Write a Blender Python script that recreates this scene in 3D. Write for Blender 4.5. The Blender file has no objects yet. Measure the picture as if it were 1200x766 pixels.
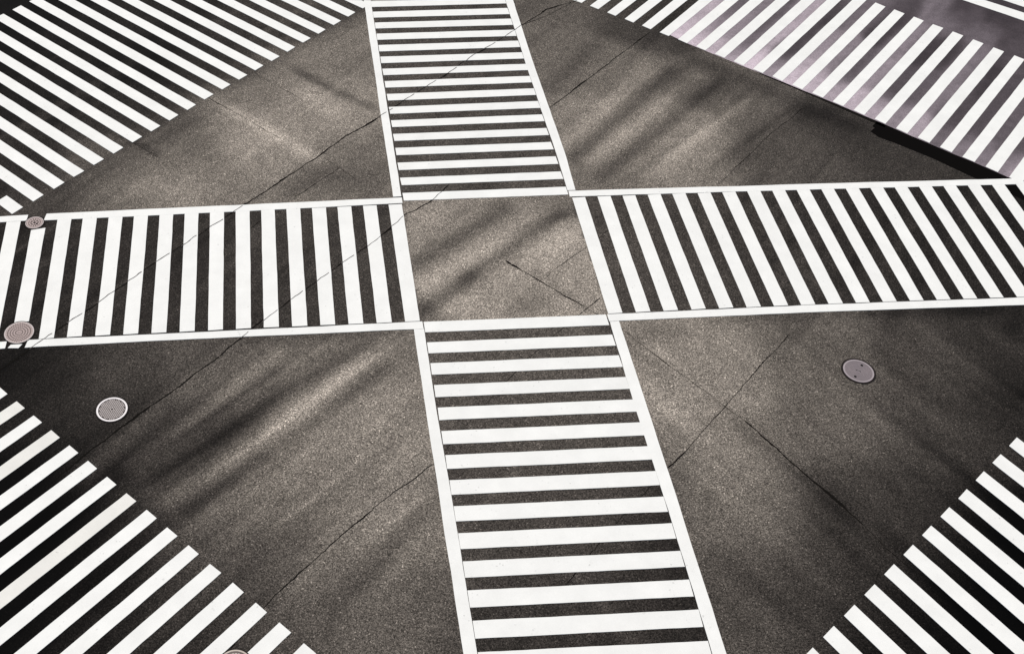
D = \
{
'cam': [1.2723685305751193,0.746401900532912,-0.025548922574166393,-1.6633364636609247,0.07621470357903082],
'stripes': {"VU":[[-4,[[-0.755,48.177],[5.385,48.67],[5.432,48.156],[-0.715,47.662]]],[-3,[[-0.652,47.278],[5.478,47.796],[5.526,47.286],[-0.611,46.768]]],[-2,[[-0.55,46.38],[5.571,46.92],[5.62,46.414],[-0.508,45.875]]],[-1,[[-0.449,45.482],[5.664,46.043],[5.713,45.541],[-0.406,44.981]]],[0,[[-0.349,44.584],[5.757,45.164],[5.816,44.687],[-0.305,44.084]]],[1,[[-0.25,43.686],[5.841,44.295],[5.904,43.787],[-0.201,43.195]]],[2,[[-0.145,42.786],[5.946,43.407],[5.989,42.897],[-0.099,42.309]]],[3,[[-0.053,41.893],[6.045,42.504],[6.083,42.004],[-0.01,41.409]]],[4,[[0.045,41.001],[6.131,41.627],[6.182,41.136],[0.091,40.513]]],[5,[[0.136,40.108],[6.227,40.727],[6.278,40.253],[0.183,39.625]]],[6,[[0.228,39.208],[6.319,39.848],[6.379,39.393],[0.29,38.74]]],[7,[[0.337,38.311],[6.414,38.958],[6.463,38.499],[0.384,37.85]]],[8,[[0.432,37.403],[6.513,38.067],[6.569,37.607],[0.487,36.951]]],[9,[[0.521,36.509],[6.611,37.185],[6.67,36.717],[0.583,36.052]]],[10,[[0.617,35.616],[6.697,36.278],[6.757,35.826],[0.667,35.179]]],[11,[[0.7,34.729],[6.789,35.375],[6.848,34.92],[0.759,34.288]]],[12,[[0.794,33.848],[6.88,34.477],[6.949,34.018],[0.844,33.401]]],[13,[[0.877,32.94],[6.982,33.577],[7.041,33.12],[0.936,32.499]]],[14,[[0.976,32.041],[7.077,32.665],[7.146,32.223],[1.04,31.613]]],[15,[[1.064,31.16],[7.184,31.765],[7.233,31.321],[1.124,30.725]]]],"VL":[[0,[[1.757,24.624],[7.835,25.169],[7.887,24.691],[1.802,24.155]]],[1,[[1.852,23.711],[7.926,24.266],[7.982,23.786],[1.895,23.238]]],[2,[[1.944,22.818],[8.017,23.366],[8.081,22.876],[1.984,22.34]]],[3,[[2.038,21.912],[8.113,22.451],[8.168,21.965],[2.082,21.43]]],[4,[[2.133,21.015],[8.203,21.539],[8.265,21.059],[2.173,20.528]]],[5,[[2.223,20.112],[8.301,20.645],[8.349,20.15],[2.267,19.622]]],[6,[[2.318,19.222],[8.394,19.745],[8.439,19.253],[2.359,18.727]]],[7,[[2.414,18.326],[8.482,18.84],[8.524,18.347],[2.455,17.822]]],[8,[[2.504,17.431],[8.566,17.947],[8.611,17.434],[2.551,16.93]]],[9,[[2.601,16.542],[8.656,17.053],[8.691,16.55],[2.65,16.034]]],[10,[[2.694,15.646],[8.737,16.157],[8.775,15.659],[2.739,15.147]]],[11,[[2.784,14.764],[8.821,15.264],[8.852,14.757],[2.834,14.26]]],[12,[[2.885,13.877],[8.909,14.372],[8.939,13.871],[2.931,13.371]]],[13,[[2.975,12.995],[8.985,13.474],[9.015,12.974],[3.025,12.481]]],[14,[[3.072,12.114],[9.066,12.593],[9.093,12.084],[3.12,11.597]]],[15,[[3.166,11.235],[9.144,11.707],[9.169,11.196],[3.216,10.714]]],[16,[[3.261,10.357],[9.222,10.822],[9.243,10.309],[3.312,9.833]]],[17,[[3.357,9.482],[9.298,9.939],[9.317,9.424],[3.407,8.954]]],[18,[[3.452,8.608],[9.372,9.058],[9.389,8.54],[3.503,8.077]]]],"HL":[[-6,[[-18.326,28.38],[-17.669,22.641],[-17.215,22.717],[-17.838,28.444]]],[-5,[[-17.459,28.485],[-16.806,22.742],[-16.35,22.817],[-16.971,28.549]]],[-4,[[-16.589,28.59],[-15.939,22.843],[-15.482,22.917],[-16.1,28.653]]],[-3,[[-15.716,28.694],[-15.069,22.944],[-14.61,23.016],[-15.226,28.756]]],[-2,[[-14.839,28.797],[-14.196,23.043],[-13.735,23.114],[-14.349,28.859]]],[-1,[[-13.959,28.9],[-13.32,23.142],[-12.857,23.211],[-13.469,28.961]]],[0,[[-13.076,29.002],[-12.44,23.24],[-11.975,23.307],[-12.585,29.063]]],[1,[[-12.11,28.604],[-11.623,24.114],[-11.165,24.192],[-11.634,28.75]]],[2,[[-11.302,29.2],[-10.669,23.423],[-10.198,23.495],[-10.813,29.262]]],[3,[[-10.412,29.306],[-9.786,23.538],[-9.319,23.6],[-9.92,29.364]]],[4,[[-9.503,29.408],[-8.887,23.629],[-8.418,23.688],[-9.016,29.468]]],[5,[[-8.61,29.51],[-7.995,23.717],[-7.524,23.774],[-8.114,29.571]]],[6,[[-7.704,29.607],[-7.094,23.808],[-6.62,23.859],[-7.216,29.662]]],[7,[[-6.808,29.702],[-6.192,23.895],[-5.711,23.954],[-6.314,29.763]]],[8,[[-5.906,29.805],[-5.277,23.987],[-4.802,24.052],[-5.404,29.858]]],[9,[[-4.986,29.903],[-4.38,24.088],[-3.893,24.147],[-4.485,29.955]]],[10,[[-4.068,29.991],[-3.478,24.182],[-2.987,24.23],[-3.584,30.045]]],[11,[[-3.16,30.094],[-2.556,24.263],[-2.062,24.315],[-2.662,30.146]]],[12,[[-2.235,30.182],[-1.636,24.354],[-1.152,24.4],[-1.727,30.234]]],[13,[[-1.308,30.276],[-0.712,24.437],[-0.23,24.482],[-0.808,30.336]]],[14,[[-0.377,30.379],[0.212,24.515],[0.706,24.572],[0.116,30.43]]],[15,[[0.558,30.475],[1.146,24.615],[1.631,24.661],[1.042,30.532]]]],"HR":[[0,[[7.359,31.138],[7.923,25.213],[8.405,25.276],[7.841,31.202]]],[1,[[8.305,31.242],[8.864,25.319],[9.353,25.376],[8.796,31.297]]],[2,[[9.25,31.323],[9.808,25.407],[10.295,25.471],[9.728,31.376]]],[3,[[10.198,31.419],[10.76,25.508],[11.243,25.57],[10.686,31.479]]],[4,[[11.129,31.512],[11.704,25.596],[12.184,25.65],[11.627,31.564]]],[5,[[12.089,31.585],[12.642,25.677],[13.131,25.73],[12.579,31.645]]],[6,[[13.026,31.672],[13.586,25.776],[14.07,25.823],[13.524,31.729]]],[7,[[13.979,31.77],[14.523,25.86],[15.007,25.906],[14.479,31.822]]],[8,[[14.936,31.869],[15.474,25.944],[15.962,25.99],[15.417,31.913]]],[9,[[15.869,31.948],[16.421,26.028],[16.897,26.071],[16.358,31.991]]],[10,[[16.817,32.028],[17.358,26.109],[17.833,26.151],[17.295,32.069]]],[11,[[17.758,32.105],[18.303,26.191],[18.775,26.232],[18.252,32.147]]],[12,[[18.708,32.183],[19.241,26.271],[19.716,26.311],[19.191,32.223]]],[13,[[19.644,32.26],[20.185,26.351],[20.655,26.389],[20.128,32.299]]],[14,[[20.588,32.335],[21.121,26.43],[21.582,26.466],[21.076,32.374]]],[15,[[21.533,32.411],[22.06,26.504],[22.528,26.536],[22.017,32.448]]],[16,[[22.48,32.485],[22.999,26.578],[23.465,26.608],[22.964,32.522]]],[17,[[23.423,32.559],[23.937,26.65],[24.402,26.679],[23.908,32.595]]],[18,[[24.363,32.63],[24.875,26.722],[25.338,26.748],[24.848,32.663]]],[19,[[25.305,32.7],[25.812,26.792],[26.274,26.816],[25.79,32.731]]],[20,[[26.247,32.768],[26.748,26.86],[27.209,26.883],[26.732,32.798]]],[21,[[27.189,32.835],[27.684,26.927],[28.143,26.948],[27.673,32.863]]],[22,[[28.13,32.901],[28.619,26.993],[29.077,27.011],[28.614,32.927]]],[23,[[29.071,32.965],[29.554,27.057],[30.01,27.073],[29.555,32.99]]]],"TL":[[-3,[[0.87,45.776],[-7.926,52.847],[-8.233,52.478],[0.562,45.406]]],[-2,[[0.235,45.049],[-8.557,52.125],[-8.864,51.755],[-0.072,44.679]]],[-1,[[-0.397,44.323],[-9.186,51.403],[-9.493,51.033],[-0.704,43.953]]],[0,[[-1.032,43.607],[-9.814,50.681],[-10.121,50.31],[-1.338,43.226]]],[1,[[-1.65,42.878],[-10.44,49.959],[-10.746,49.588],[-1.957,42.506]]],[2,[[-2.295,42.135],[-11.064,49.237],[-11.37,48.866],[-2.595,41.77]]],[3,[[-2.908,41.416],[-11.686,48.516],[-11.992,48.144],[-3.222,41.045]]],[4,[[-3.54,40.688],[-12.307,47.794],[-12.613,47.422],[-3.842,40.311]]],[5,[[-4.151,39.95],[-12.926,47.073],[-13.232,46.7],[-4.458,39.579]]],[6,[[-4.781,39.235],[-13.543,46.351],[-13.849,45.978],[-5.087,38.859]]],[7,[[-5.39,38.513],[-14.159,45.63],[-14.464,45.256],[-5.699,38.154]]],[8,[[-6.013,37.797],[-14.772,44.908],[-15.077,44.534],[-6.313,37.433]]],[9,[[-6.633,37.085],[-15.385,44.187],[-15.706,43.82],[-6.949,36.707]]],[10,[[-7.252,36.337],[-15.997,43.467],[-16.287,43.093],[-7.544,35.962]]],[11,[[-7.862,35.621],[-16.596,42.736],[-16.908,42.369],[-8.161,35.236]]],[12,[[-8.465,34.879],[-17.21,42.024],[-17.514,41.648],[-8.766,34.505]]],[13,[[-9.07,34.16],[-17.816,41.303],[-18.119,40.927],[-9.377,33.776]]],[14,[[-9.68,33.447],[-18.419,40.582],[-18.723,40.205],[-9.982,33.06]]],[15,[[-10.287,32.708],[-19.021,39.861],[-19.324,39.484],[-10.601,32.339]]],[16,[[-10.89,31.971],[-19.621,39.141],[-19.924,38.763],[-11.206,31.607]]],[17,[[-11.488,31.273],[-20.219,38.42],[-20.522,38.042],[-11.794,30.884]]],[18,[[-12.098,30.539],[-20.816,37.7],[-21.118,37.321],[-12.391,30.155]]],[19,[[-12.687,29.829],[-13.433,30.449],[-13.727,30.078],[-12.988,29.438]]]],"BL":[[-4,[[-13.991,23.486],[-21.212,15.188],[-20.909,14.934],[-13.688,23.232]]],[-3,[[-13.35,22.963],[-20.569,14.664],[-20.264,14.408],[-13.045,22.707]]],[-2,[[-12.706,22.437],[-19.924,14.137],[-19.618,13.879],[-12.4,22.18]]],[-1,[[-12.061,21.909],[-19.278,13.607],[-18.97,13.349],[-11.754,21.651]]],[0,[[-11.414,21.378],[-18.629,13.075],[-18.32,12.815],[-11.11,21.122]]],[1,[[-10.762,20.844],[-17.979,12.54],[-17.669,12.28],[-10.449,20.581]]],[2,[[-10.116,20.309],[-17.328,12.003],[-17.016,11.741],[-9.806,20.052]]],[3,[[-9.466,19.775],[-16.674,11.464],[-16.361,11.201],[-9.153,19.504]]],[4,[[-8.81,19.227],[-16.019,10.922],[-15.704,10.657],[-8.494,18.962]]],[5,[[-8.154,18.689],[-15.362,10.377],[-15.045,10.112],[-7.838,18.418]]],[6,[[-7.496,18.14],[-14.703,9.83],[-14.385,9.563],[-7.179,17.875]]],[7,[[-6.842,17.59],[-14.043,9.281],[-13.723,9.013],[-6.516,17.327]]],[8,[[-6.177,17.051],[-13.38,8.729],[-13.059,8.459],[-5.855,16.779]]],[9,[[-5.518,16.489],[-12.716,8.174],[-12.394,7.904],[-5.191,16.221]]],[10,[[-4.848,15.937],[-12.051,7.618],[-11.727,7.346],[-4.533,15.666]]],[11,[[-4.191,15.368],[-11.383,7.058],[-11.058,6.785],[-3.852,15.104]]],[12,[[-3.511,14.82],[-10.714,6.496],[-10.387,6.222],[-3.189,14.538]]],[13,[[-2.844,14.243],[-10.043,5.932],[-9.715,5.656],[-2.524,13.966]]],[14,[[-2.177,13.69],[-9.37,5.365],[-9.04,5.088],[-1.85,13.409]]],[15,[[-1.504,13.12],[-8.696,4.795],[-8.364,4.517],[-1.17,12.844]]],[16,[[-0.828,12.547],[-8.019,4.223],[-7.687,3.944],[-0.496,12.268]]],[17,[[-0.152,11.974],[-7.341,3.649],[-7.007,3.368],[0.182,11.694]]],[18,[[0.527,11.399],[-6.662,3.072],[-6.326,2.79],[0.862,11.117]]],[19,[[1.207,10.821],[-5.98,2.493],[-5.643,2.21],[1.544,10.537]]],[20,[[1.888,10.24],[-5.297,1.911],[-4.958,1.626],[2.227,9.956]]]],"BR":[[-4,[[22.682,23.066],[28.959,14.033],[28.598,13.703],[22.321,22.736]]],[-3,[[21.935,22.406],[28.208,13.37],[27.846,13.039],[21.573,22.075]]],[-2,[[21.19,21.747],[27.459,12.708],[27.097,12.378],[20.827,21.416]]],[-1,[[20.446,21.09],[26.712,12.049],[26.349,11.719],[20.083,20.76]]],[0,[[19.705,20.435],[25.967,11.392],[25.604,11.061],[19.343,20.104]]],[1,[[18.967,19.78],[25.224,10.737],[24.86,10.406],[18.598,19.455]]],[2,[[18.23,19.136],[24.484,10.083],[24.118,9.753],[17.867,18.803]]],[3,[[17.492,18.482],[23.745,9.432],[23.379,9.101],[17.126,18.145]]],[4,[[16.76,17.835],[23.008,8.783],[22.641,8.452],[16.393,17.505]]],[5,[[16.026,17.194],[22.273,8.136],[21.906,7.805],[15.661,16.865]]],[6,[[15.301,16.548],[21.54,7.49],[21.172,7.159],[14.932,16.215]]],[7,[[14.575,15.91],[20.809,6.847],[20.441,6.516],[14.206,15.58]]],[8,[[13.851,15.269],[20.081,6.206],[19.711,5.875],[13.48,14.939]]],[9,[[13.126,14.633],[19.354,5.567],[18.984,5.236],[12.754,14.301]]],[10,[[12.401,13.997],[18.629,4.929],[18.258,4.598],[12.033,13.668]]],[11,[[11.684,13.366],[17.906,4.294],[17.535,3.963],[11.313,13.035]]],[12,[[10.967,12.735],[17.185,3.661],[16.813,3.33],[10.596,12.404]]],[13,[[10.252,12.106],[16.467,3.03],[16.094,2.699],[9.88,11.775]]],[14,[[9.539,11.48],[15.75,2.401],[15.377,2.07],[9.166,11.149]]],[15,[[8.828,10.855],[15.035,1.774],[14.661,1.442],[8.454,10.524]]]],"TR":[[-5,[[5.298,47.626],[10.582,54.341],[10.988,53.91],[5.642,47.367]]],[-4,[[6.023,47.143],[11.331,53.876],[11.734,53.451],[6.367,46.881]]],[-3,[[6.747,46.655],[12.077,53.406],[12.477,52.986],[7.091,46.39]]],[-2,[[7.468,46.163],[12.819,52.929],[13.217,52.514],[7.813,45.896]]],[-1,[[8.188,45.666],[13.559,52.445],[13.954,52.037],[8.534,45.396]]],[0,[[8.901,45.145],[14.296,51.956],[14.688,51.553],[9.276,44.904]]],[1,[[9.624,44.67],[15.029,51.46],[15.419,51.063],[9.971,44.401]]],[2,[[10.34,44.143],[15.76,50.958],[16.147,50.566],[10.679,43.868]]],[3,[[11.059,43.63],[16.487,50.449],[16.871,50.064],[11.403,43.343]]],[4,[[11.755,43.115],[17.211,49.934],[17.593,49.555],[12.096,42.824]]],[5,[[12.464,42.591],[17.933,49.413],[18.311,49.039],[12.813,42.317]]],[6,[[13.182,42.069],[18.651,48.886],[19.027,48.518],[13.521,41.765]]],[7,[[13.879,41.542],[19.366,48.353],[19.739,47.99],[14.22,41.244]]],[8,[[14.59,40.997],[20.078,47.813],[20.449,47.456],[14.939,40.703]]],[9,[[15.292,40.456],[20.787,47.267],[21.155,46.915],[15.642,40.159]]],[10,[[15.993,39.91],[21.493,46.714],[21.858,46.369],[16.343,39.611]]],[11,[[16.7,39.399],[22.196,46.156],[22.558,45.816],[17.047,39.065]]],[12,[[17.396,38.813],[22.896,45.591],[23.251,45.248],[17.736,38.492]]],[13,[[18.083,38.258],[23.591,45.025],[23.953,44.695],[18.448,37.938]]],[14,[[18.782,37.677],[24.299,44.445],[24.638,44.122],[19.134,37.378]]],[15,[[19.484,37.111],[24.962,43.844],[25.33,43.548],[19.824,36.796]]],[16,[[20.174,36.548],[25.662,43.275],[26.016,42.964],[20.51,36.231]]],[17,[[20.847,35.949],[26.352,42.669],[26.696,42.363],[21.203,35.629]]],[18,[[21.535,35.376],[27.025,42.063],[27.373,41.758],[21.891,35.052]]],[19,[[22.218,34.79],[27.715,41.469],[28.046,41.172],[22.572,34.478]]],[20,[[22.894,34.204],[28.384,40.846],[28.722,40.557],[23.263,33.901]]],[21,[[23.584,33.629],[29.056,40.224],[29.391,39.942],[23.943,33.307]]],[22,[[24.267,33.017],[29.725,39.597],[30.058,39.32],[24.622,32.686]]],[23,[[24.945,32.414],[30.391,38.963],[30.721,38.692],[25.3,32.08]]],[24,[[25.622,31.806],[31.055,38.322],[31.381,38.057],[25.977,31.47]]],[25,[[26.296,31.194],[31.715,37.676],[32.038,37.416],[26.652,30.855]]]]},
'rails': {"VU":[[[-1.073,48.576],[-0.668,44.597],[0.723,30.93],[1.026,30.966],[-0.358,44.649],[-0.76,48.628]],[[5.374,48.999],[5.796,45.022],[6.329,39.805],[7.023,33.769],[7.225,31.559],[7.528,31.59],[7.368,33.783],[6.661,39.82],[6.137,45.038],[5.701,49.015]]],"HL":[[[-11.757,29.5],[-11.781,29.137],[-4.255,29.964],[1.069,30.591],[1.044,30.903],[-4.287,30.319]],[[-18.346,28.652],[-18.26,28.285],[-12.393,29.1],[-12.401,29.414]],[[-11.002,23.373],[-11.031,23.039],[-6.431,23.524],[1.751,24.315],[1.71,24.641],[-6.473,23.815]],[[-11.498,23.152],[-11.567,22.999],[-11.226,23.011],[-11.139,23.187]],[[-16.843,22.668],[-16.747,22.211],[-11.649,22.989],[-11.66,23.287]]],"HR":[[[7.256,31.525],[7.273,31.207],[16.083,31.94],[24.72,32.629],[24.744,32.966],[16.168,32.278]],[[7.88,25.179],[7.912,24.863],[14.463,25.499],[22.15,26.129],[28.13,26.619],[28.272,27.004],[22.293,26.496],[14.548,25.837]]],"VL":[[[1.431,24.273],[1.765,20.989],[2.137,17.392],[2.609,12.934],[3.029,8.957],[3.378,8.966],[2.962,12.944],[2.489,17.461],[2.085,21.0],[1.767,24.3]],[[7.927,24.848],[8.236,21.201],[8.631,17.474],[9.034,13.11],[9.402,9.127],[9.768,9.138],[9.395,13.12],[8.986,17.485],[8.603,21.28],[8.237,24.882]]]},
'far': [[[20.709,50.949],[34.004,40.667],[34.333,41.427],[22.434,50.283]],[[21.463,51.924],[34.758,41.642],[35.16,42.162],[21.865,52.444]],[[22.217,52.899],[35.512,42.617],[35.914,43.137],[22.619,53.419]],[[22.971,53.874],[36.266,43.592],[36.668,44.112],[23.373,54.394]]],
'mh': [[-7.801,20.616,0.471,"white"],[-11.361,23.683,0.473,"pink"],[-12.077,29.002,0.318,"ornate"],[15.619,22.951,0.477,"plain"],[-3.218,12.451,0.409,"tan"]],
'cracks': [[0.049,[[-9.056,17.869],[-8.25,18.968],[-6.793,20.609],[-4.942,22.716],[-3.818,24.181],[-2.304,25.917],[-1.397,26.946],[-0.188,28.176],[0.815,29.46],[1.155,29.967],[1.533,30.246],[2.09,30.717],[2.804,31.695]]],[0.053,[[-11.991,21.592],[-11.089,22.651],[-10.541,23.415],[-9.421,24.711],[-8.615,25.677],[-7.565,27.016],[-6.604,28.071],[-5.733,29.089],[-5.007,29.921],[-4.272,30.776],[-3.159,32.059],[-2.084,33.31],[-1.299,34.338],[0.146,35.802],[0.436,36.17],[1.218,37.085],[2.08,38.024],[2.91,38.912],[4.146,40.418],[5.126,41.456],[6.038,42.523],[6.349,42.885],[7.617,44.28],[8.907,44.987],[10.142,46.138]]],[0.024,[[6.349,42.885],[7.543,43.721],[8.817,44.872]]],[0.04,[[6.138,35.819],[7.163,36.901],[8.892,38.91],[10.283,40.54],[11.473,41.974],[12.045,42.597]]],[0.018,[[13.051,32.229],[14.052,33.424],[15.553,35.207],[16.733,36.441],[17.398,37.166]]],[0.044,[[4.644,27.67],[5.648,26.842],[6.401,26.149],[7.138,25.509]]],[0.018,[[7.138,25.509],[7.611,25.169],[8.312,24.483],[8.992,23.687],[9.494,23.098],[10.323,22.163],[11.035,21.347],[11.514,20.84]]],[0.055,[[11.514,20.84],[12.217,19.824],[12.986,18.73],[13.561,17.943],[14.104,17.153]]],[0.021,[[14.104,17.153],[14.456,16.494],[14.834,16.016],[15.132,15.625]]],[0.031,[[6.86,25.064],[7.308,25.495],[7.737,25.953]]],[0.015,[[6.004,26.88],[6.83,27.764],[8.016,28.913],[9.892,30.849]]],[0.024,[[5.03,14.485],[6.451,16.231],[7.598,17.616],[8.847,18.952],[9.507,19.595],[10.27,20.48],[11.044,21.394],[12.806,23.393],[13.785,24.474]]],[0.031,[[-3.375,12.911],[-2.6,14.104],[-2.244,14.582],[-1.876,14.978],[-1.46,15.472],[-0.655,16.356],[0.592,17.673],[1.443,18.409],[1.98,18.907]]],[0.018,[[1.98,18.907],[3.789,21.462],[5.12,23.204],[6.86,25.064]]],[0.021,[[-7.539,37.328],[-6.78,36.826],[-4.721,35.133],[-3.642,34.241]]],[0.015,[[-5.126,38.721],[-4.27,37.957],[-3.337,37.184],[-2.599,36.45]]],[0.04,[[-2.943,30.746],[-2.526,31.138],[-2.15,31.622]]],[0.02,[[-2.15,31.622],[-1.716,32.117],[-1.314,32.541]]],[0.017,[[-1.923,33.086],[-1.248,32.492],[-0.648,31.857]]],[0.02,[[-4.351,29.001],[-4.01,29.46]]],[0.024,[[-9.591,33.993],[-8.83,33.381],[-8.157,32.831]]]],
'ctl': [[16.371,18.684,48],[17.951,19.974,42],[14.83,17.317,46],[-4.245,16.604,64],[-5.487,17.801,50],[-2.69,15.163,66],[-1.463,13.928,64],[-7.928,33.954,70],[-5.417,37.063,86],[-3.456,38.984,86],[-9.937,32.243,62],[13.419,15.761,40],[-6.768,18.879,42],[4.302,27.887,106],[3.173,29.643,100],[5.985,26.67,110],[-4.701,34.91,100],[-7.594,31.629,88],[-9.721,31.049,72],[-11.756,30.241,50],[-0.444,40.535,85],[-2.096,36.735,98],[0.047,32.442,82],[-12.557,40.638,24],[-13.672,37.42,24],[-9.902,35.818,34],[-6.856,38.957,35],[-16.2,43.588,12],[-5.37,42.333,40],[-3.539,43.121,50],[-13.399,31.899,32],[-16.022,39.821,15],[-9.204,42.851,30],[-10.106,39.127,19],[-17.473,37.252,14],[-11.613,22.202,18],[-13.209,22.148,18],[-10.013,22.257,30],[-8.143,22.32,48],[-4.967,22.787,62],[-0.923,23.662,74],[-7.488,18.702,38],[-6.34,19.361,48],[-9.641,20.549,34],[-9.339,18.038,9],[-8.775,15.514,7],[-7.67,15.815,12],[-7.171,13.282,22],[-4.97,13.343,34],[-3.982,14.355,40],[-2.542,13.41,48],[-6.643,16.672,22],[-9.609,14.195,6],[-11.7,16.802,7],[-3.092,17.062,76],[-0.726,18.305,88],[0.493,20.22,92],[1.246,16.628,84],[0.556,13.984,72],[2.117,13.54,58],[-1.039,14.439,72],[0.204,22.246,85],[8.964,23.262,96],[10.897,23.328,98],[10.557,18.96,86],[11.478,17.502,72],[10.159,14.757,58],[12.004,14.81,44],[13.612,16.442,46],[9.519,17.443,74],[14.317,23.814,72],[14.815,20.682,70],[18.397,23.583,50],[20.921,24.417,36],[17.448,20.767,50],[19.818,21.512,30],[15.165,17.614,42],[22.596,23.727,30],[17.633,17.688,8],[15.65,15.43,12],[14.003,13.87,17],[17.175,13.958,5],[19.632,16.619,5],[7.345,41.559,74],[9.346,39.686,78],[9.51,35.51,88],[12.148,35.065,92],[7.841,32.757,82],[10.457,32.863,86],[14.798,38.066,66],[15.426,34.653,62],[17.174,33.656,56],[18.974,35.35,42],[20.18,33.778,46],[21.588,33.055,42],[11.394,43.833,50],[8.38,44.411,68],[13.063,44.636,40]],
'ctl_in': [[0.261,43.302,52],[2.123,40.653,53],[3.8,36.99,54],[2.665,33.59,56],[5.885,32.678,58],[3.897,31.839,60],[-11.99,26.016,30],[-9.695,26.1,38],[-6.816,26.204,36],[-3.926,26.31,43],[-1.055,27.256,48],[0.418,27.742,52],[4.618,23.854,64],[4.491,22.038,62],[4.839,19.716,57],[5.616,17.325,54],[5.856,15.148,48],[8.454,15.485,32],[6.133,13.651,40],[3.187,17.252,54],[8.508,28.044,56],[11.001,28.578,50],[14.054,28.693,44],[17.119,28.808,38],[20.196,28.923,34],[22.496,28.565,30],[24.836,29.098,26]],
'env': [[[-0.594,47.795],[0.874,30.931],[7.357,31.579],[5.829,48.12]],[[1.601,24.471],[2.777,12.384],[9.254,12.559],[8.102,25.01]],[[-14.524,28.963],[-12.911,23.026],[1.629,24.472],[0.953,30.74]],[[7.304,31.38],[7.993,25.045],[24.043,26.497],[26.748,32.903]]],
'strokes': [[1.31,27.13,5.09,30.66,0.299,-36],[3.06,26.56,6.94,30.26,0.251,-32],[1.58,24.98,3.66,27.01,0.307,-34],[4.7,25.01,5.93,26.05,0.4,-26],[2.56,29.85,5.12,31.05,0.263,-14],[5.31,29.36,7.93,30.77,0.207,-14],[5.5,27.93,7.82,29.82,0.514,16],[1.94,29.5,3.85,30.85,0.411,14],[3.6,25.76,1.86,24.83,0.369,8],[1.59,26.1,4.66,28.79,0.326,16],[-6.94,18.41,-2.83,23.23,0.249,26],[-6.13,17.99,-2.69,21.38,0.182,-17],[-2.69,21.38,0.18,23.7,0.198,-18],[-5.77,17.21,-2.61,20.28,0.264,26],[-2.61,20.28,0.19,23.26,0.279,22],[-5.13,16.94,-2.54,19.32,0.202,-22],[-2.54,19.32,0.6,22.69,0.211,-24],[-6.74,17.24,-4.79,19.1,0.089,12],[-4.68,18.18,-0.34,22.41,0.076,10],[-4.09,17.32,-0.3,20.85,0.073,-12],[-4.63,15.9,-3.12,17.35,0.082,-10],[-0.17,16.04,1.74,17.79,0.078,12],[-2.03,15.71,1.01,18.66,0.067,-9],[-1.88,21.14,1.01,23.73,0.096,14],[-3.98,21.07,-0.93,23.96,0.098,12],[-5.84,19.38,-2.77,22.43,0.095,-14],[-4.26,16.74,1.01,22.27,0.632,10],[-2.53,16.66,-1.55,17.54,0.082,18],[-1.55,17.54,-0.0,19.25,0.083,16],[-7.62,18.09,-4.8,21.38,0.245,-8],[-2.17,14.41,1.75,18.08,0.358,8],[7.57,33.26,12.63,39.83,0.235,-22],[8.42,32.17,14.67,39.17,0.274,-24],[9.37,32.06,15.58,38.4,0.118,-10],[8.9,36.05,11.9,39.8,0.102,10],[11.2,33.41,15.44,37.79,0.118,12],[12.75,32.96,17.08,37.27,0.153,-12],[7.16,34.04,11.58,40.11,0.276,20],[8.23,33.29,13.63,39.37,0.28,20],[10.42,32.61,14.67,37.46,0.526,20],[7.0,37.72,9.59,41.66,0.373,-16],[13.18,40.9,16.31,38.5,0.378,-16],[16.28,38.37,19.45,35.82,0.42,-12],[14.45,33.28,17.78,37.3,0.321,-8],[6.78,35.39,9.12,37.82,0.344,8],[-6.7,36.77,-4.37,34.92,0.233,28],[-4.37,34.92,-1.97,32.77,0.262,26],[-3.38,37.87,-1.37,35.9,0.468,16],[-3.54,39.11,-2.15,37.93,0.178,-30],[-2.15,37.93,-0.01,36.36,0.18,-26],[-9.62,34.15,-8.17,32.93,0.124,-22],[-3.71,30.9,-1.24,32.39,0.463,-16],[-3.48,32.05,-1.75,32.88,0.293,-10],[-1.22,31.63,0.53,32.21,0.676,-14],[-9.77,31.29,-6.23,30.94,0.666,12],[-5.37,38.4,-3.73,40.38,0.514,-14],[-7.51,37.09,-6.2,36.27,0.395,-8],[8.31,22.52,11.75,18.69,0.659,8],[11.27,20.57,13.85,17.29,0.384,-12],[13.18,24.92,16.86,19.78,0.326,-8],[9.31,16.32,11.42,14.29,0.281,-8],[9.26,23.71,9.82,23.15,0.11,26],[7.7,26.32,7.45,26.72,0.365,-8],[8.02,23.97,8.29,21.47,0.286,-16],[8.41,24.17,10.3,24.62,0.289,-14],[8.48,20.15,8.93,16.86,0.317,-10],[-3.7,23.75,1.01,24.18,0.226,-14],[10.96,25.15,21.49,25.92,0.273,-12],[-4.83,29.57,0.7,30.2,0.234,-6]],
'purple': [[20.442,51.67],[15.366,45.487],[12.86,42.435],[13.519,41.784],[14.903,40.679],[16.184,39.675],[17.041,39.023],[17.724,38.45],[18.451,37.894],[19.126,37.341],[19.816,36.757],[20.495,36.2],[21.195,35.582],[21.881,35.003],[22.552,34.429],[23.252,33.877],[23.928,33.288],[24.344,32.919],[24.761,32.57],[29.306,28.653],[37.306,32.653],[42.442,60.67]],
'black_wedge': [[19.749,35.717],[20.0,35.953],[19.93,36.063],[20.196,36.359],[20.538,36.373],[21.244,35.78],[22.62,34.626],[23.993,33.462],[24.4,33.065],[24.802,32.673],[29.095,28.482],[28.729,27.615],[24.317,31.682],[22.942,32.889],[21.681,34.078],[20.546,34.958],[19.986,35.337]],
'edge': [[16.198,39.739],[20.52,36.315],[20.424,35.999],[19.681,36.624],[18.276,37.857],[16.199,39.581]],
'kerb': [[-2.163,44.709],[-1.772,44.661],[-1.228,44.636],[-0.14,44.644],[0.869,44.73],[1.609,44.833],[1.999,44.911]],
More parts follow.
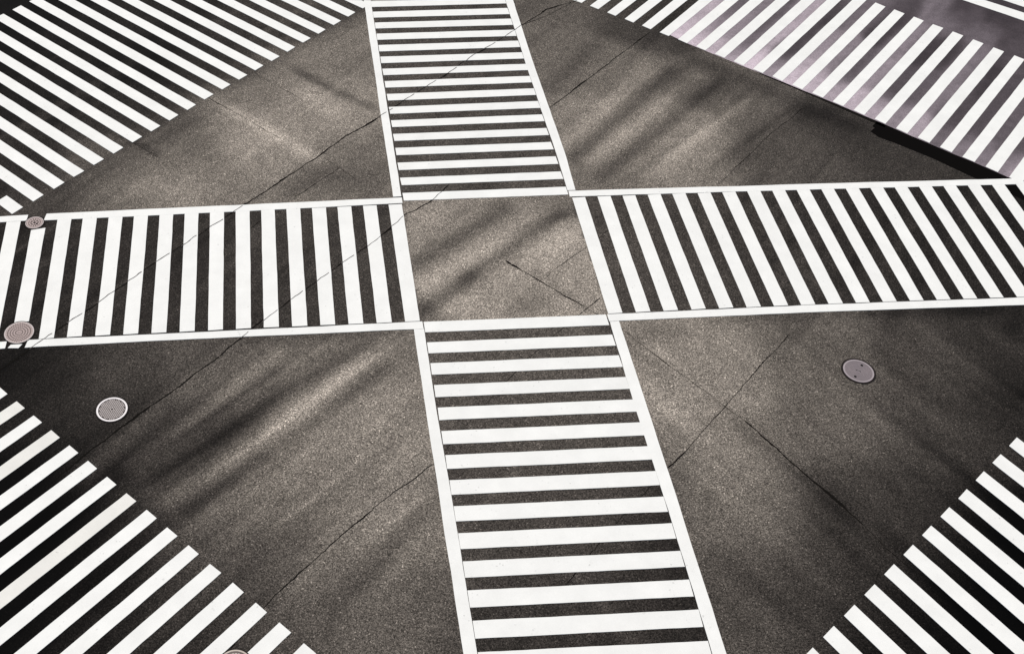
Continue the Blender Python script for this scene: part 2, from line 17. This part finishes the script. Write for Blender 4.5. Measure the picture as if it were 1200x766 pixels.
'pctl': [[13.406,42.179,190],[14.102,42.901,175],[15.023,44.731,160],[13.735,41.72,170],[15.08,43.438,120],[16.477,45.169,90],[14.407,41.149,165],[16.061,43.203,125],[17.862,45.236,112],[15.142,40.592,150],[16.287,41.973,100],[17.441,43.409,78],[19.143,45.671,75],[15.812,40.298,195],[17.694,42.861,165],[19.645,45.322,150],[16.586,39.693,130],[18.171,41.723,66],[21.434,45.409,60],[17.346,39.099,185],[18.381,40.349,160],[19.215,41.436,128],[22.121,45.072,100],[17.992,38.817,165],[19.875,41.135,120],[23.067,44.971,90],[18.649,37.933,150],[20.343,40.18,85],[23.059,43.674,60],[19.422,37.549,165],[21.355,39.906,130],[23.499,42.648,120],[20.117,36.932,150],[21.795,38.985,75],[24.228,42.001,60],[20.728,36.096,120],[22.886,39.033,85],[24.872,41.695,60],[21.345,35.56,150],[23.764,38.458,110],[25.462,40.734,110],[22.051,34.928,95],[23.703,37.261,70],[26.035,39.798,60],[22.714,34.414,110],[24.552,36.716,75],[27.142,39.848,75],[23.366,33.908,110],[25.497,36.469,85],[24.441,33.689,120],[25.471,35.07,75],[24.739,33.181,150],[21.939,45.807,100],[24.105,45.168,72],[25.822,45.621,105],[25.59,43.793,100],[26.628,44.558,75],[26.893,43.152,95],[28.208,44.634,60],[28.636,43.234,65],[27.907,41.834,75],[27.024,45.679,60],[20.747,47.28,80],[29.093,39.307,80]]}
import bpy, bmesh, math, random
import numpy as np
random.seed(7)
rng = np.random.default_rng(11)
R = math.radians
scene = bpy.context.scene
COL = scene.collection

# ------------------------------------------------------------------ materials
def new_mat(name):
    m = bpy.data.materials.new(name); m.use_nodes = True
    nt = m.node_tree
    b = nt.nodes['Principled BSDF']
    return m, nt, b
def N(nt, t, **kw):
    n = nt.nodes.new(t)
    for k, v in kw.items():
        if k == 'inp':
            for a, c in v.items(): n.inputs[a].default_value = c
        else: setattr(n, k, v)
    return n
def math_n(nt, op, a, b=None, clamp=False):
    n = nt.nodes.new('ShaderNodeMath'); n.operation = op; n.use_clamp = clamp
    for i, v in enumerate((a, b)):
        if v is None: continue
        if isinstance(v, (int, float)): n.inputs[i].default_value = v
        else: nt.links.new(v, n.inputs[i])
    return n.outputs[0]
def maprange(nt, v, a, b, c, d, smooth=False):
    n = nt.nodes.new('ShaderNodeMapRange')
    if smooth: n.interpolation_type = 'SMOOTHSTEP'
    nt.links.new(v, n.inputs[0])
    for i, x in enumerate((a, b, c, d)): n.inputs[i+1].default_value = x
    return n.outputs[0]
def pos(nt): return N(nt, 'ShaderNodeNewGeometry').outputs['Position']
def noise(nt, vec, scale, detail=2, rough=.5):
    n = N(nt, 'ShaderNodeTexNoise', inp={'Scale': scale, 'Detail': detail, 'Roughness': rough})
    nt.links.new(vec, n.inputs['Vector']); return n.outputs['Fac']
def voro(nt, vec, scale):
    n = N(nt, 'ShaderNodeTexVoronoi', inp={'Scale': scale})
    nt.links.new(vec, n.inputs['Vector'])
    s = N(nt, 'ShaderNodeSeparateColor'); nt.links.new(n.outputs['Color'], s.inputs[0])
    return n.outputs['Distance'], s.outputs[0], s.outputs[1]

def asphalt(name, attr, tint, tint_dark, gain, grain=1.0):
    """aggregate-and-binder surface; the attribute carries binder wear and overall tone"""
    m, nt, b = new_mat(name)
    P = pos(nt)
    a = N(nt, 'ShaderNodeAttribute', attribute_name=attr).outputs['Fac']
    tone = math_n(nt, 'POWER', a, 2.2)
    # stones, at two sizes
    d1, c1, c1b = voro(nt, P, 36)
    d2, c2, c2b = voro(nt, P, 68)
    n1 = noise(nt, P, 21, 3, .7)
    n2 = noise(nt, P, 2.2, 4, .6)
    n3 = noise(nt, P, .45, 3, .5)
    g1 = maprange(nt, c1, 0, 1, 1 - .6*grain, 1 + .62*grain)
    g2 = maprange(nt, c2, 0, 1, 1 - .5*grain, 1 + .5*grain)
    g3 = maprange(nt, n1, .25, .75, 1 - .78*grain, 1 + .82*grain)
    g4 = maprange(nt, n2, .3, .7, .86, 1.14)
    g5 = maprange(nt, n3, .3, .7, .91, 1.09)
    g = math_n(nt, 'MULTIPLY', g1, g2); g = math_n(nt, 'MULTIPLY', g, g3)
    g = math_n(nt, 'MULTIPLY', g, g4); g = math_n(nt, 'MULTIPLY', g, g5)
    # sparse bright quartz chips and dark pits
    chips = maprange(nt, c1b, .975, .99, 0, 1)
    g = math_n(nt, 'ADD', g, math_n(nt, 'MULTIPLY', chips, 2.1*grain*grain))
    pits = maprange(nt, noise(nt, P, 7, 2, .5), .70, .76, 0, 1)
    g = math_n(nt, 'MULTIPLY', g, math_n(nt, 'SUBTRACT', 1.0, math_n(nt, 'MULTIPLY', pits, .3)))
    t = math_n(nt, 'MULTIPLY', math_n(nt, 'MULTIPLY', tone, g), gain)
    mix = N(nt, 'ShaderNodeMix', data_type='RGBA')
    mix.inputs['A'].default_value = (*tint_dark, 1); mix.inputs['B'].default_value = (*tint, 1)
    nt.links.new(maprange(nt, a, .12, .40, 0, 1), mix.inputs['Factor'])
    vm = N(nt, 'ShaderNodeVectorMath', operation='SCALE')
    nt.links.new(mix.outputs['Result'], vm.inputs[0]); nt.links.new(t, vm.inputs['Scale'])
    nt.links.new(vm.outputs[0], b.inputs['Base Color'])
    b.inputs['Roughness'].default_value = .85
    b.inputs['Specular IOR Level'].default_value = .06
    bump = N(nt, 'ShaderNodeBump', inp={'Strength': .35, 'Distance': .006})
    nt.links.new(math_n(nt, 'ADD', d1, d2), bump.inputs['Height'])
    nt.links.new(bump.outputs[0], b.inputs['Normal'])
    return m

def paint(name, base, spread=.03):
    m, nt, b = new_mat(name)
    P = pos(nt)
    rnd = N(nt, 'ShaderNodeObjectInfo').outputs['Random']
    f = maprange(nt, rnd, 0, 1, 1 - spread, 1)
    n2 = maprange(nt, noise(nt, P, 1.3, 4, .6), .35, .7, .945, 1.02)
    n3 = maprange(nt, noise(nt, P, 26, 3, .7), .3, .75, .965, 1.02)
    f = math_n(nt, 'MULTIPLY', math_n(nt, 'MULTIPLY', f, n2), n3)
    # hairline wear where stones poke through the thermoplastic
    d, c, c2 = voro(nt, P, 24)
    chip = math_n(nt, 'MULTIPLY', maprange(nt, c, .98, .995, 0, .22), maprange(nt, noise(nt, P, .8, 2, .5), .5, .62, 0, 1))
    f = math_n(nt, 'MULTIPLY', f, math_n(nt, 'SUBTRACT', 1.0, chip))
    vm = N(nt, 'ShaderNodeVectorMath', operation='SCALE')
    vm.inputs[0].default_value = base
    nt.links.new(f, vm.inputs['Scale']); nt.links.new(vm.outputs[0], b.inputs['Base Color'])
    b.inputs['Roughness'].default_value = .7; b.inputs['Specular IOR Level'].default_value = .15
    return m

def plain(name, base, rough=.8, var=.25, scale=20, metallic=0, spec=.2):
    m, nt, b = new_mat(name)
    f = maprange(nt, noise(nt, pos(nt), scale, 4, .65), .25, .75, 1 - var, 1 + var)
    vm = N(nt, 'ShaderNodeVectorMath', operation='SCALE'); vm.inputs[0].default_value = base
    nt.links.new(f, vm.inputs['Scale']); nt.links.new(vm.outputs[0], b.inputs['Base Color'])
    b.inputs['Roughness'].default_value = rough; b.inputs['Metallic'].default_value = metallic
    b.inputs['Specular IOR Level'].default_value = spec
    return m

M = dict(
    asphalt=asphalt('worn_asphalt', 'wear_and_tone', (1.16, 1.02, .86), (1.16, 1.0, .88), .86),
    purple=asphalt('purple_grey_asphalt', 'wear_and_tone', (1.12, .95, 1.03), (1.15, .92, 1.0), .86, .28),
    white=paint('white_road_paint', (.815, .812, .772)),
    cream=paint('dirty_cream_road_paint', (.75, .735, .68)),
    black_wedge=plain('deep_black_surface', (.0035, .003, .0027), .9, .2, spec=.02),
    crack=plain('crack_filler', (.008, .007, .006), .95, .5, 30, spec=.02),
    hair=plain('dirt_in_hairline_crack', (.10, .09, .085), .9, .5, 30),
    beige=plain('beige_kerb_stone', (.62, .56, .47), .8, .08, 12),
    rimwhite=plain('white_painted_iron_rim', (.78, .74, .72), .7, .08, 30),
    rimpink=plain('worn_iron_rim', (.47, .41, .39), .6, .12, 30),
    rimgrey=plain('dull_iron_rim', (.33, .285, .29), .6, .12, 30),
    lidlight=plain('pale_worn_iron', (.43, .385, .365), .6, .15, 30),
    lidpink=plain('pinkish_worn_iron', (.40, .315, .295), .6, .15, 30),
    lidgrey=plain('mauve_grey_worn_iron', (.235, .20, .205), .65, .14, 25),
    lidtan=plain('tan_worn_iron', (.46, .40, .34), .6, .15, 25),
    lidgap=plain('dark_lid_base', (.055, .045, .042), .9, .25, 30),  # darker lid base that shows between the raised pattern
    lidgap2=plain('mauve_lid_base', (.12, .10, .105), .9, .2, 30),
    lidgap3=plain('pale_lid_base', (.15, .12, .11), .9, .2, 30),
    hole=plain('dark_keyhole', (.006, .005, .005), .9, .2),
    joint=plain('dark_joint_around_iron', (.02, .017, .016), .9, .3, spec=.03),
)

# ------------------------------------------------------------------ object helpers
def link(name, me, mats, parent=None):
    o = bpy.data.objects.new(name, me); COL.objects.link(o)
    for m in (mats if isinstance(mats, (list, tuple)) else [mats]): me.materials.append(m)
    if parent: o.parent = parent
    return o
def thing(name, label, cat, group=None, loc=(0, 0, 0)):
    o = bpy.data.objects.new(name, None); COL.objects.link(o)
    o.location = loc; o.empty_display_size = .3
    o['label'] = label; o['category'] = cat
    if group: o['group'] = group
    return o
def prism_bm(bm, pts, z0, z1, mi=0):
    a = sum(pts[i][0]*pts[(i+1) % len(pts)][1] - pts[(i+1) % len(pts)][0]*pts[i][1] for i in range(len(pts)))
    if a < 0: pts = pts[::-1]
    lo = [bm.verts.new((x, y, z0)) for x, y in pts]; hi = [bm.verts.new((x, y, z1)) for x, y in pts]
    f = bm.faces.new(hi); f.material_index = mi
    n = len(pts)
    for i in range(n):
        f = bm.faces.new((lo[i], lo[(i+1) % n], hi[(i+1) % n], hi[i])); f.material_index = mi
def bm_mesh(bm, name):
    me = bpy.data.meshes.new(name); bm.to_mesh(me); bm.free(); return me
def rough_outline(pts, step=.3, amp=.0025):
    """the slightly unsteady edge of hand-laid thermoplastic"""
    out = []
    for i in range(len(pts)):
        a = np.array(pts[i]); b = np.array(pts[(i+1) % len(pts)])
        d = b - a; L = float(np.hypot(*d))
        if L < 1e-6: continue
        n = max(1, int(L/step)); nn = np.array([-d[1], d[0]])/L
        out.append(tuple(a + rng.normal(0, amp*.4, 2)))
        w = 0
        for k in range(1, n):
            w = .55*w + rng.normal(0, amp)
            out.append(tuple(a + d*k/n + nn*w))
    return out

# ------------------------------------------------------------------ ground with its wear
def kernel(X, Y, ctl, sig, ang=0, st=1):
    c, s = math.cos(ang), math.sin(ang)
    num = np.zeros_like(X); den = np.zeros_like(X)
    for cx, cy, val in ctl:
        u = ((X-cx)*c + (Y-cy)*s)/st; v = -(X-cx)*s + (Y-cy)*c; q = u*u + v*v
        w = np.exp(-q/(2*sig*sig)) + 1e-5/(1 + q)
        num += w*val; den += w
    return num/den
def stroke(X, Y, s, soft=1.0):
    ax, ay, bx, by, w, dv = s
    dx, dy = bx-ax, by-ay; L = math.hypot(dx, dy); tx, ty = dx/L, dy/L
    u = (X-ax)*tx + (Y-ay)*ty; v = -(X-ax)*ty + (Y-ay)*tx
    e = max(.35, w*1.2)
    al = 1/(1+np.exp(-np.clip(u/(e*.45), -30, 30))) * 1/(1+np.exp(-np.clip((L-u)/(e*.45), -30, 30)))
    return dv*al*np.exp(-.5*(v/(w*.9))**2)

xs = np.concatenate([[-400, -200, -100, -60, -40], np.arange(-30, 44.01, .13), [55, 75, 120, 220, 400]])
ys = np.concatenate([[-300, -150, -60, -20, 0], np.arange(6, 60.01, .13), [70, 90, 140, 240, 500]])
GX, GY = np.meshgrid(xs, ys)
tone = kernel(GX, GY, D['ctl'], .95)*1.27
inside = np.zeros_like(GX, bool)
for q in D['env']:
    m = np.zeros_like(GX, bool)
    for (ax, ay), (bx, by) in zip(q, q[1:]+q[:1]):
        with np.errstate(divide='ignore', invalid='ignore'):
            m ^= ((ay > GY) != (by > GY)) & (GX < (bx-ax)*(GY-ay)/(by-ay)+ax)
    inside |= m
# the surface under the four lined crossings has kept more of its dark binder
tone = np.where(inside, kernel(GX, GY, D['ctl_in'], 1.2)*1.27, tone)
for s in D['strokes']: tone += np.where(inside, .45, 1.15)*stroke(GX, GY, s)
# faint random tyre streaks, following the two traffic directions
split = D['ctl']
for i in range(700):
    cx = rng.uniform(-16, 30); cy = rng.uniform(11, 46)
    ang = R(-54.9) if (cx > 5.5 and cy < 25) else R(-127.8)
    ang += rng.normal(0, .035)
    L = rng.uniform(1.5, 8); w = rng.uniform(.05, .26)
    dx, dy = math.cos(ang)*L/2, math.sin(ang)*L/2
    tone += stroke(GX, GY, (cx-dx, cy-dy, cx+dx, cy+dy, w, rng.normal(0, 5.0)))
tone = np.clip(tone, 5, 200)/255
ny, nx = GX.shape
me = bpy.data.meshes.new('ground')
verts = np.stack([GX.ravel(), GY.ravel(), np.zeros(GX.size)], -1)
ii, jj = np.meshgrid(np.arange(nx-1), np.arange(ny-1))
v0 = (jj*nx+ii).ravel()
faces = np.stack([v0, v0+1, v0+nx+1, v0+nx], -1)
me.vertices.add(len(verts)); me.vertices.foreach_set('co', verts.ravel())
me.loops.add(faces.size); me.loops.foreach_set('vertex_index', faces.ravel())
me.polygons.add(len(faces)); me.polygons.foreach_set('loop_start', np.arange(0, faces.size, 4)); me.polygons.foreach_set('loop_total', np.full(len(faces), 4))
me.update(); me.validate()
at = me.attributes.new('wear_and_tone', 'FLOAT', 'POINT'); at.data.foreach_set('value', tone.ravel().astype(np.float32))
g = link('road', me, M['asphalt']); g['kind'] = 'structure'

def sheet(name, pts, z, mat, ctl=None, sig=.4, step=.25):
    bm = bmesh.new()
    bm.faces.new([bm.verts.new((x, y, z)) for x, y in pts])
    bmesh.ops.triangulate(bm, faces=bm.faces[:])
    if ctl is not None:
        P = np.array(pts); lo = P.min(0); hi = P.max(0)
        for ax in (0, 1):
            c = lo[ax] + step
            while c < hi[ax]:
                co = [0, 0, 0]; no = [0, 0, 0]; co[ax] = c; no[ax] = 1
                bmesh.ops.bisect_plane(bm, geom=bm.verts[:]+bm.edges[:]+bm.faces[:], plane_co=co, plane_no=no)
                c += step
    for f in bm.faces:
        if f.normal.z < 0: f.normal_flip()
    me = bm_mesh(bm, name)
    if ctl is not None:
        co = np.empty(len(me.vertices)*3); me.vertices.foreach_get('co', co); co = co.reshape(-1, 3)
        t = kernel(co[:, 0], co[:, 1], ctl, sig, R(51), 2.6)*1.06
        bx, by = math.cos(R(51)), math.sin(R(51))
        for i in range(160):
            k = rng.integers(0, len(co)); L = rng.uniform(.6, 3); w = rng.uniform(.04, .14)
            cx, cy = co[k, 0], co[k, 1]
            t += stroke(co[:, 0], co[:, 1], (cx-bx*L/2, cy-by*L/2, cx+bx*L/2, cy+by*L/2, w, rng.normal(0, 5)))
        a = me.attributes.new('wear_and_tone', 'FLOAT', 'POINT'); a.data.foreach_set('value', (np.clip(t, 20, 215)/255).astype(np.float32))
    o = link(name, me, mat); o['kind'] = 'structure'
    return o
sheet('purple_asphalt', D['purple'], .004, M['purple'], D['pctl'], .30, .16)  # tone set by control points, paler towards the lower edge
tp = [tuple(p) for p in D['black_wedge']]
sheet('black_wedge_patch', tp, .002, M['black_wedge'])  # flat near-black wedge along the purple sheet's lower edge
sheet('black_edge_strip', D['edge'], .002, M['crack'])  # thin black strip continuing the wedge

# ------------------------------------------------------------------ cracks
POLY = [np.array(q) for L in D['stripes'].values() for n, q in L] + [np.array(q) for L in D['rails'].values() for q in L]
def on_paint(p):
    for q in POLY:
        if p[0] < q[:, 0].min() or p[0] > q[:, 0].max() or p[1] < q[:, 1].min() or p[1] > q[:, 1].max(): continue
        ins = False
        for (ax, ay), (bx, by) in zip(q, np.roll(q, -1, 0)):
            if (ay > p[1]) != (by > p[1]) and p[0] < (bx-ax)*(p[1]-ay)/(by-ay)+ax: ins = not ins
        if ins: return True
    return False
def strip(bm, pts, w, z, mi, jit=.02, keep=None):
    P = [np.array(p) for p in pts]; fine = []
    for a, b in zip(P, P[1:]):
        n = max(1, int(np.hypot(*(b-a))/.12))
        for k in range(n): fine.append(a + (b-a)*k/n)
    fine.append(P[-1]); prev = None; wob = 0; ph = pts[0][0]*7
    for i, p in enumerate(fine):
        t = fine[min(i+1, len(fine)-1)] - fine[max(i-1, 0)]; t /= np.hypot(*t); n = np.array([-t[1], t[0]])
        wob = .7*wob + rng.normal(0, jit*.5)
        mod = .62 + .5*math.sin(i*.33 + ph) + .35*math.sin(i*.13 + 2*ph)
        ww = w*.5*rng.uniform(.5, 1.3)*min(1.25, max(.62, mod))
        if mi == 1: ww = w*.5*rng.uniform(.6, 1.2)
        if i in (0, len(fine)-1): ww *= .2
        c = p + n*wob
        cur = (bm.verts.new((*(c-n*ww), z)), bm.verts.new((*(c+n*ww), z)))
        if prev and (keep is None or keep(c)):
            f = bm.faces.new((prev[0], cur[0], cur[1], prev[1])); f.material_index = mi
        prev = cur
for i, (w, pts) in enumerate(D['cracks']):
    bm = bmesh.new()
    st = rng.bit_generator.state
    strip(bm, pts, w*1.3, .0055, 0)
    if i in (0, 1):
        rng.bit_generator.state = st
        strip(bm, pts, w*(.62 if i == 1 else .5), .0165, 1, keep=on_paint)
    for f in bm.faces:
        f.normal_update()
        if f.normal.z < 0: f.normal_flip()
    o = link('pavement_crack', bm_mesh(bm, 'pavement_crack'), [M['crack'], M['hair']]); o['kind'] = 'structure'

# ------------------------------------------------------------------ painted crossings
GR = 'zebra crossings of the scramble junction'
LAB = {
 'VU': 'zebra crossing between two side lines, climbing from the centre square to the beige kerb',
 'VL': 'ladder-like zebra crossing between two side lines, coming down from the centre square',
 'HL': 'zebra crossing between two side lines with two manhole covers cut into its lines',
 'HR': 'zebra crossing between two side lines, its slanting bars ending beside the black wedge',
 'TL': 'zebra crossing without side lines, long bars above the small ornate manhole cover',
 'BL': 'zebra crossing without side lines on near black asphalt below the white-rimmed manhole cover',
 'BR': 'zebra crossing without side lines on near black asphalt, at the end of the widest crack',
 'TR': 'zebra crossing without side lines lying mostly on purple grey asphalt beside the black wedge',
}
Z0, Z1 = -.003, .012
cream = {('BL', 7), ('BL', 3), ('BL', 1)}
for k, L in D['stripes'].items():
    P = np.array([c for n, q in L for c in q]); cen = P.mean(0)
    t = thing('zebra_crossing', LAB[k], 'crosswalk', GR, (float(cen[0]), float(cen[1]), 0))
    for n, q in L:
        pts = [(x-cen[0], y-cen[1]) for x, y in q]
        bm = bmesh.new(); prism_bm(bm, rough_outline(pts), Z0, Z1)
        link('stripe', bm_mesh(bm, 'stripe'), M['cream'] if (k, n) in cream else M['white'], t)
    for q in D['rails'].get(k, []):
        pts = [(x-cen[0], y-cen[1]) for x, y in q]
        bm = bmesh.new(); prism_bm(bm, rough_outline(pts, .4, .004), Z0, Z1+.0015)
        link('side_line', bm_mesh(bm, 'side_line'), M['white'], t)
P = np.array([c for q in D['far'] for c in q]); cen = P.mean(0)
t = thing('zebra_crossing', 'crossing beyond the purple asphalt, of which only the first lines show at the corner', 'crosswalk', GR, (float(cen[0]), float(cen[1]), 0))
for q in D['far']:
    bm = bmesh.new(); prism_bm(bm, rough_outline([(x-cen[0], y-cen[1]) for x, y in q], .4, .005), Z0, Z1)
    link('stripe', bm_mesh(bm, 'stripe'), M['white'], t)

# pavement corner at the top edge
kp = [tuple(p) for p in D['kerb']]
bm = bmesh.new()
prism_bm(bm, kp + [(kp[-1][0]+1.2, kp[-1][1]+4), (kp[0][0]-1.2, kp[0][1]+4)], -.01, .02)
o = link('pavement', bm_mesh(bm, 'pavement'), M['beige']); o['kind'] = 'structure'

# ------------------------------------------------------------------ manhole covers
def ring_bm(bm, r0, r1, z0, z1, n=64, mi=0):
    V = []
    for i in range(n):
        a = 2*math.pi*i/n; c, s = math.cos(a), math.sin(a)
        V.append([bm.verts.new((r*c, r*s, z)) for r, z in ((r0, z0), (r0, z1), (r1, z1), (r1, z0))])
    for i in range(n):
        A, B = V[i], V[(i+1) % n]
        for j in range(3):
            f = bm.faces.new((A[j], A[j+1], B[j+1], B[j])); f.material_index = mi
def disc_bm(bm, r, z0, z1, n=64, mi=0, cx=0, cy=0):
    prism_bm(bm, [(cx+r*math.cos(2*math.pi*i/n), cy+r*math.sin(2*math.pi*i/n)) for i in range(n)], z0, z1, mi)
def box_bm(bm, cx, cy, a, lx, ly, z0, z1, mi):
    c, s = math.cos(a), math.sin(a)
    prism_bm(bm, [(cx+u*c-v*s, cy+u*s+v*c) for u, v in ((-lx, -ly), (lx, -ly), (lx, ly), (-lx, ly))], z0, z1, mi)
def fix(bm):
    bmesh.ops.recalc_face_normals(bm, faces=bm.faces[:])
    return bm
MG = 'manhole covers in the road'
def manhole(x, y, r, kind, label):
    t = thing('manhole_cover', label, 'manhole cover', MG, (x, y, 0))
    bm = bmesh.new(); ring_bm(bm, r*.99, r + (.035 if kind != 'plain' else .06), -.004, .0145)  # joint ring; the plain cover's wider one also paints its recess shade
    link('joint', bm_mesh(fix(bm), 'joint'), M['joint'], t)
    rim = {'white': ('rimwhite', .075), 'pink': ('rimpink', .055), 'ornate': ('rimpink', .06), 'plain': ('rimgrey', .07), 'tan': ('lidtan', .06)}[kind]
    bm = bmesh.new(); ring_bm(bm, r*(1-rim[1]*1.6), r, -.004, .020)
    link('rim', bm_mesh(fix(bm), 'rim'), M[rim[0]], t)
    ri = r*(1-rim[1]*1.6)-.004
    lid = {'white': 'lidlight', 'pink': 'lidpink', 'ornate': 'lidpink', 'plain': 'lidgrey', 'tan': 'lidtan'}[kind]
    bm = bmesh.new(); disc_bm(bm, ri, -.004, .0150, mi=1)
    if kind == 'white':
        p = .052; a = .6; c, s = math.cos(a), math.sin(a)
        for i in range(-12, 13):
            for j in range(-12, 13):
                u, v = i*p, j*p + (p/2 if i % 2 else 0)
                if u*u+v*v < (ri-.03)**2 and u*u+v*v > .07**2: box_bm(bm, u*c-v*s, u*s+v*c, a, .018, .019, .0149, .0185, 0)
        ring_bm(bm, .04, .065, .0149, .0187, 24)
    elif kind in ('pink', 'tan'):
        for q in range(1, 6):
            rr = q*.083 - .01
            if rr > ri-.02: break
            n = 8 + 5*q
            for i in range(n):
                a = 2*math.pi*(i+.5*(q % 2))/n; box_bm(bm, rr*math.cos(a), rr*math.sin(a), a, .026, math.pi*rr/n*.80, .0149, .0185, 0)
        disc_bm(bm, .03, .0149, .0187, 16)
    elif kind == 'ornate':
        ring_bm(bm, ri*.80, ri*.97, .0149, .0187)
        for i in range(14):
            a = 2*math.pi*i/14; box_bm(bm, ri*.62*math.cos(a), ri*.62*math.sin(a), a, ri*.13, ri*.10, .0149, .0185, 0)
        for i in range(6):
            a = 2*math.pi*i/6+.3; box_bm(bm, ri*.28*math.cos(a), ri*.28*math.sin(a), a, ri*.11, ri*.11, .0149, .0185, 0)
    else:
        for q in range(11):
            r0 = ri*(q+.12)/11; r1 = ri*(q+1.0)/11
            if q == 0: continue
            ring_bm(bm, r0, r1-.010, .0149, .0180)
        disc_bm(bm, ri*.10, .0149, .018, 16)
    link('lid', bm_mesh(fix(bm), 'lid'), [M[lid], M[{'plain': 'lidgap2', 'pink': 'lidgap3', 'tan': 'lidgap3'}.get(kind, 'lidgap')]], t)
    if kind in ('plain', 'ornate'):
        for s in ((.30, -.2), (-.02, .0)) if kind == 'ornate' else ((.36, .50), (-.36, -.50)):
            bm = bmesh.new(); disc_bm(bm, .042 if kind == 'plain' else .036, .01, .0193, 16, cx=s[0]*r, cy=s[1]*r)
            link('keyhole', bm_mesh(bm, 'keyhole'), M['hole'], t)
    if kind == 'plain':
        bm = bmesh.new(); box_bm(bm, -.03, .02, -.3, .05, .012, .01, .0192, 0); box_bm(bm, .04, -.015, -1.0, .03, .012, .01, .0192, 0)
        link('lifting_slot', bm_mesh(bm, 'lifting_slot'), M['hole'], t)
ML = {'white': 'round manhole cover of pale studded iron with a bright white rim',
      'pink': 'pinkish studded manhole cover cutting into the side line beside a small cut-off piece of it',
      'ornate': 'smallest manhole cover, dark patterned, sitting in the gap of the upper side line',
      'plain': 'mauve grey manhole cover with two keyholes, alone on the asphalt beside the long crack',
      'tan': 'tan manhole cover between the bars of a crossing, cut off by the bottom edge'}
for x, y, r, kind in D['mh']:
    manhole(x, y, r if kind != 'tan' else .44, kind, ML[kind])

# ------------------------------------------------------------------ camera
f, tl, ro, cx, cy = D['cam']
H = 26.0
right = np.array([1., 0, 0]); up = np.array([0, math.cos(tl), math.sin(tl)]); fw = np.array([0, math.sin(tl), -math.cos(tl)])
r2 = math.cos(ro)*right - math.sin(ro)*up; u2 = math.sin(ro)*right + math.cos(ro)*up
from mathutils import Matrix
cam = bpy.data.cameras.new('camera'); co = bpy.data.objects.new('camera', cam); COL.objects.link(co)
co.matrix_world = Matrix(((r2[0], u2[0], -fw[0], 0), (r2[1], u2[1], -fw[1], 0), (r2[2], u2[2], -fw[2], H), (0, 0, 0, 1)))
cam.sensor_fit = 'HORIZONTAL'; cam.sensor_width = 36; cam.lens = 36*f*1000/1200
cam.shift_x = -cx*100/1200; cam.shift_y = cy*100/1200
cam.clip_end = 2000; cam.clip_start = .1
scene.camera = co

# ------------------------------------------------------------------ light
az, el = R(-32), R(52)     # compass angle of the sun from +Y towards +X
w = bpy.data.worlds.new('World'); scene.world = w; w.use_nodes = True
nt = w.node_tree; bg = nt.nodes['Background']; bg.inputs['Strength'].default_value = .08
sky = nt.nodes.new('ShaderNodeTexSky'); sky.sky_type = 'NISHITA'; sky.sun_disc = False
sky.sun_elevation = el; sky.sun_rotation = az
nt.links.new(sky.outputs[0], bg.inputs[0])
sl = bpy.data.lights.new('sun', 'SUN'); sl.energy = 3.2; sl.angle = R(.5); sl.color = (1, .93, .83)
so = bpy.data.objects.new('sun', sl); COL.objects.link(so)
so.location = (0, 0, 40)
so.rotation_euler = (math.pi/2 - el, 0, math.pi - az)   # lamp shines along -Z
from mathutils import Vector
d = Vector((math.sin(az)*math.cos(el), math.cos(az)*math.cos(el), math.sin(el)))
so.rotation_euler = d.to_track_quat('Z', 'Y').to_euler()
vs = scene.view_settings
vs.view_transform = 'Standard'; vs.look = 'None'; vs.gamma = 1; vs.exposure = .27
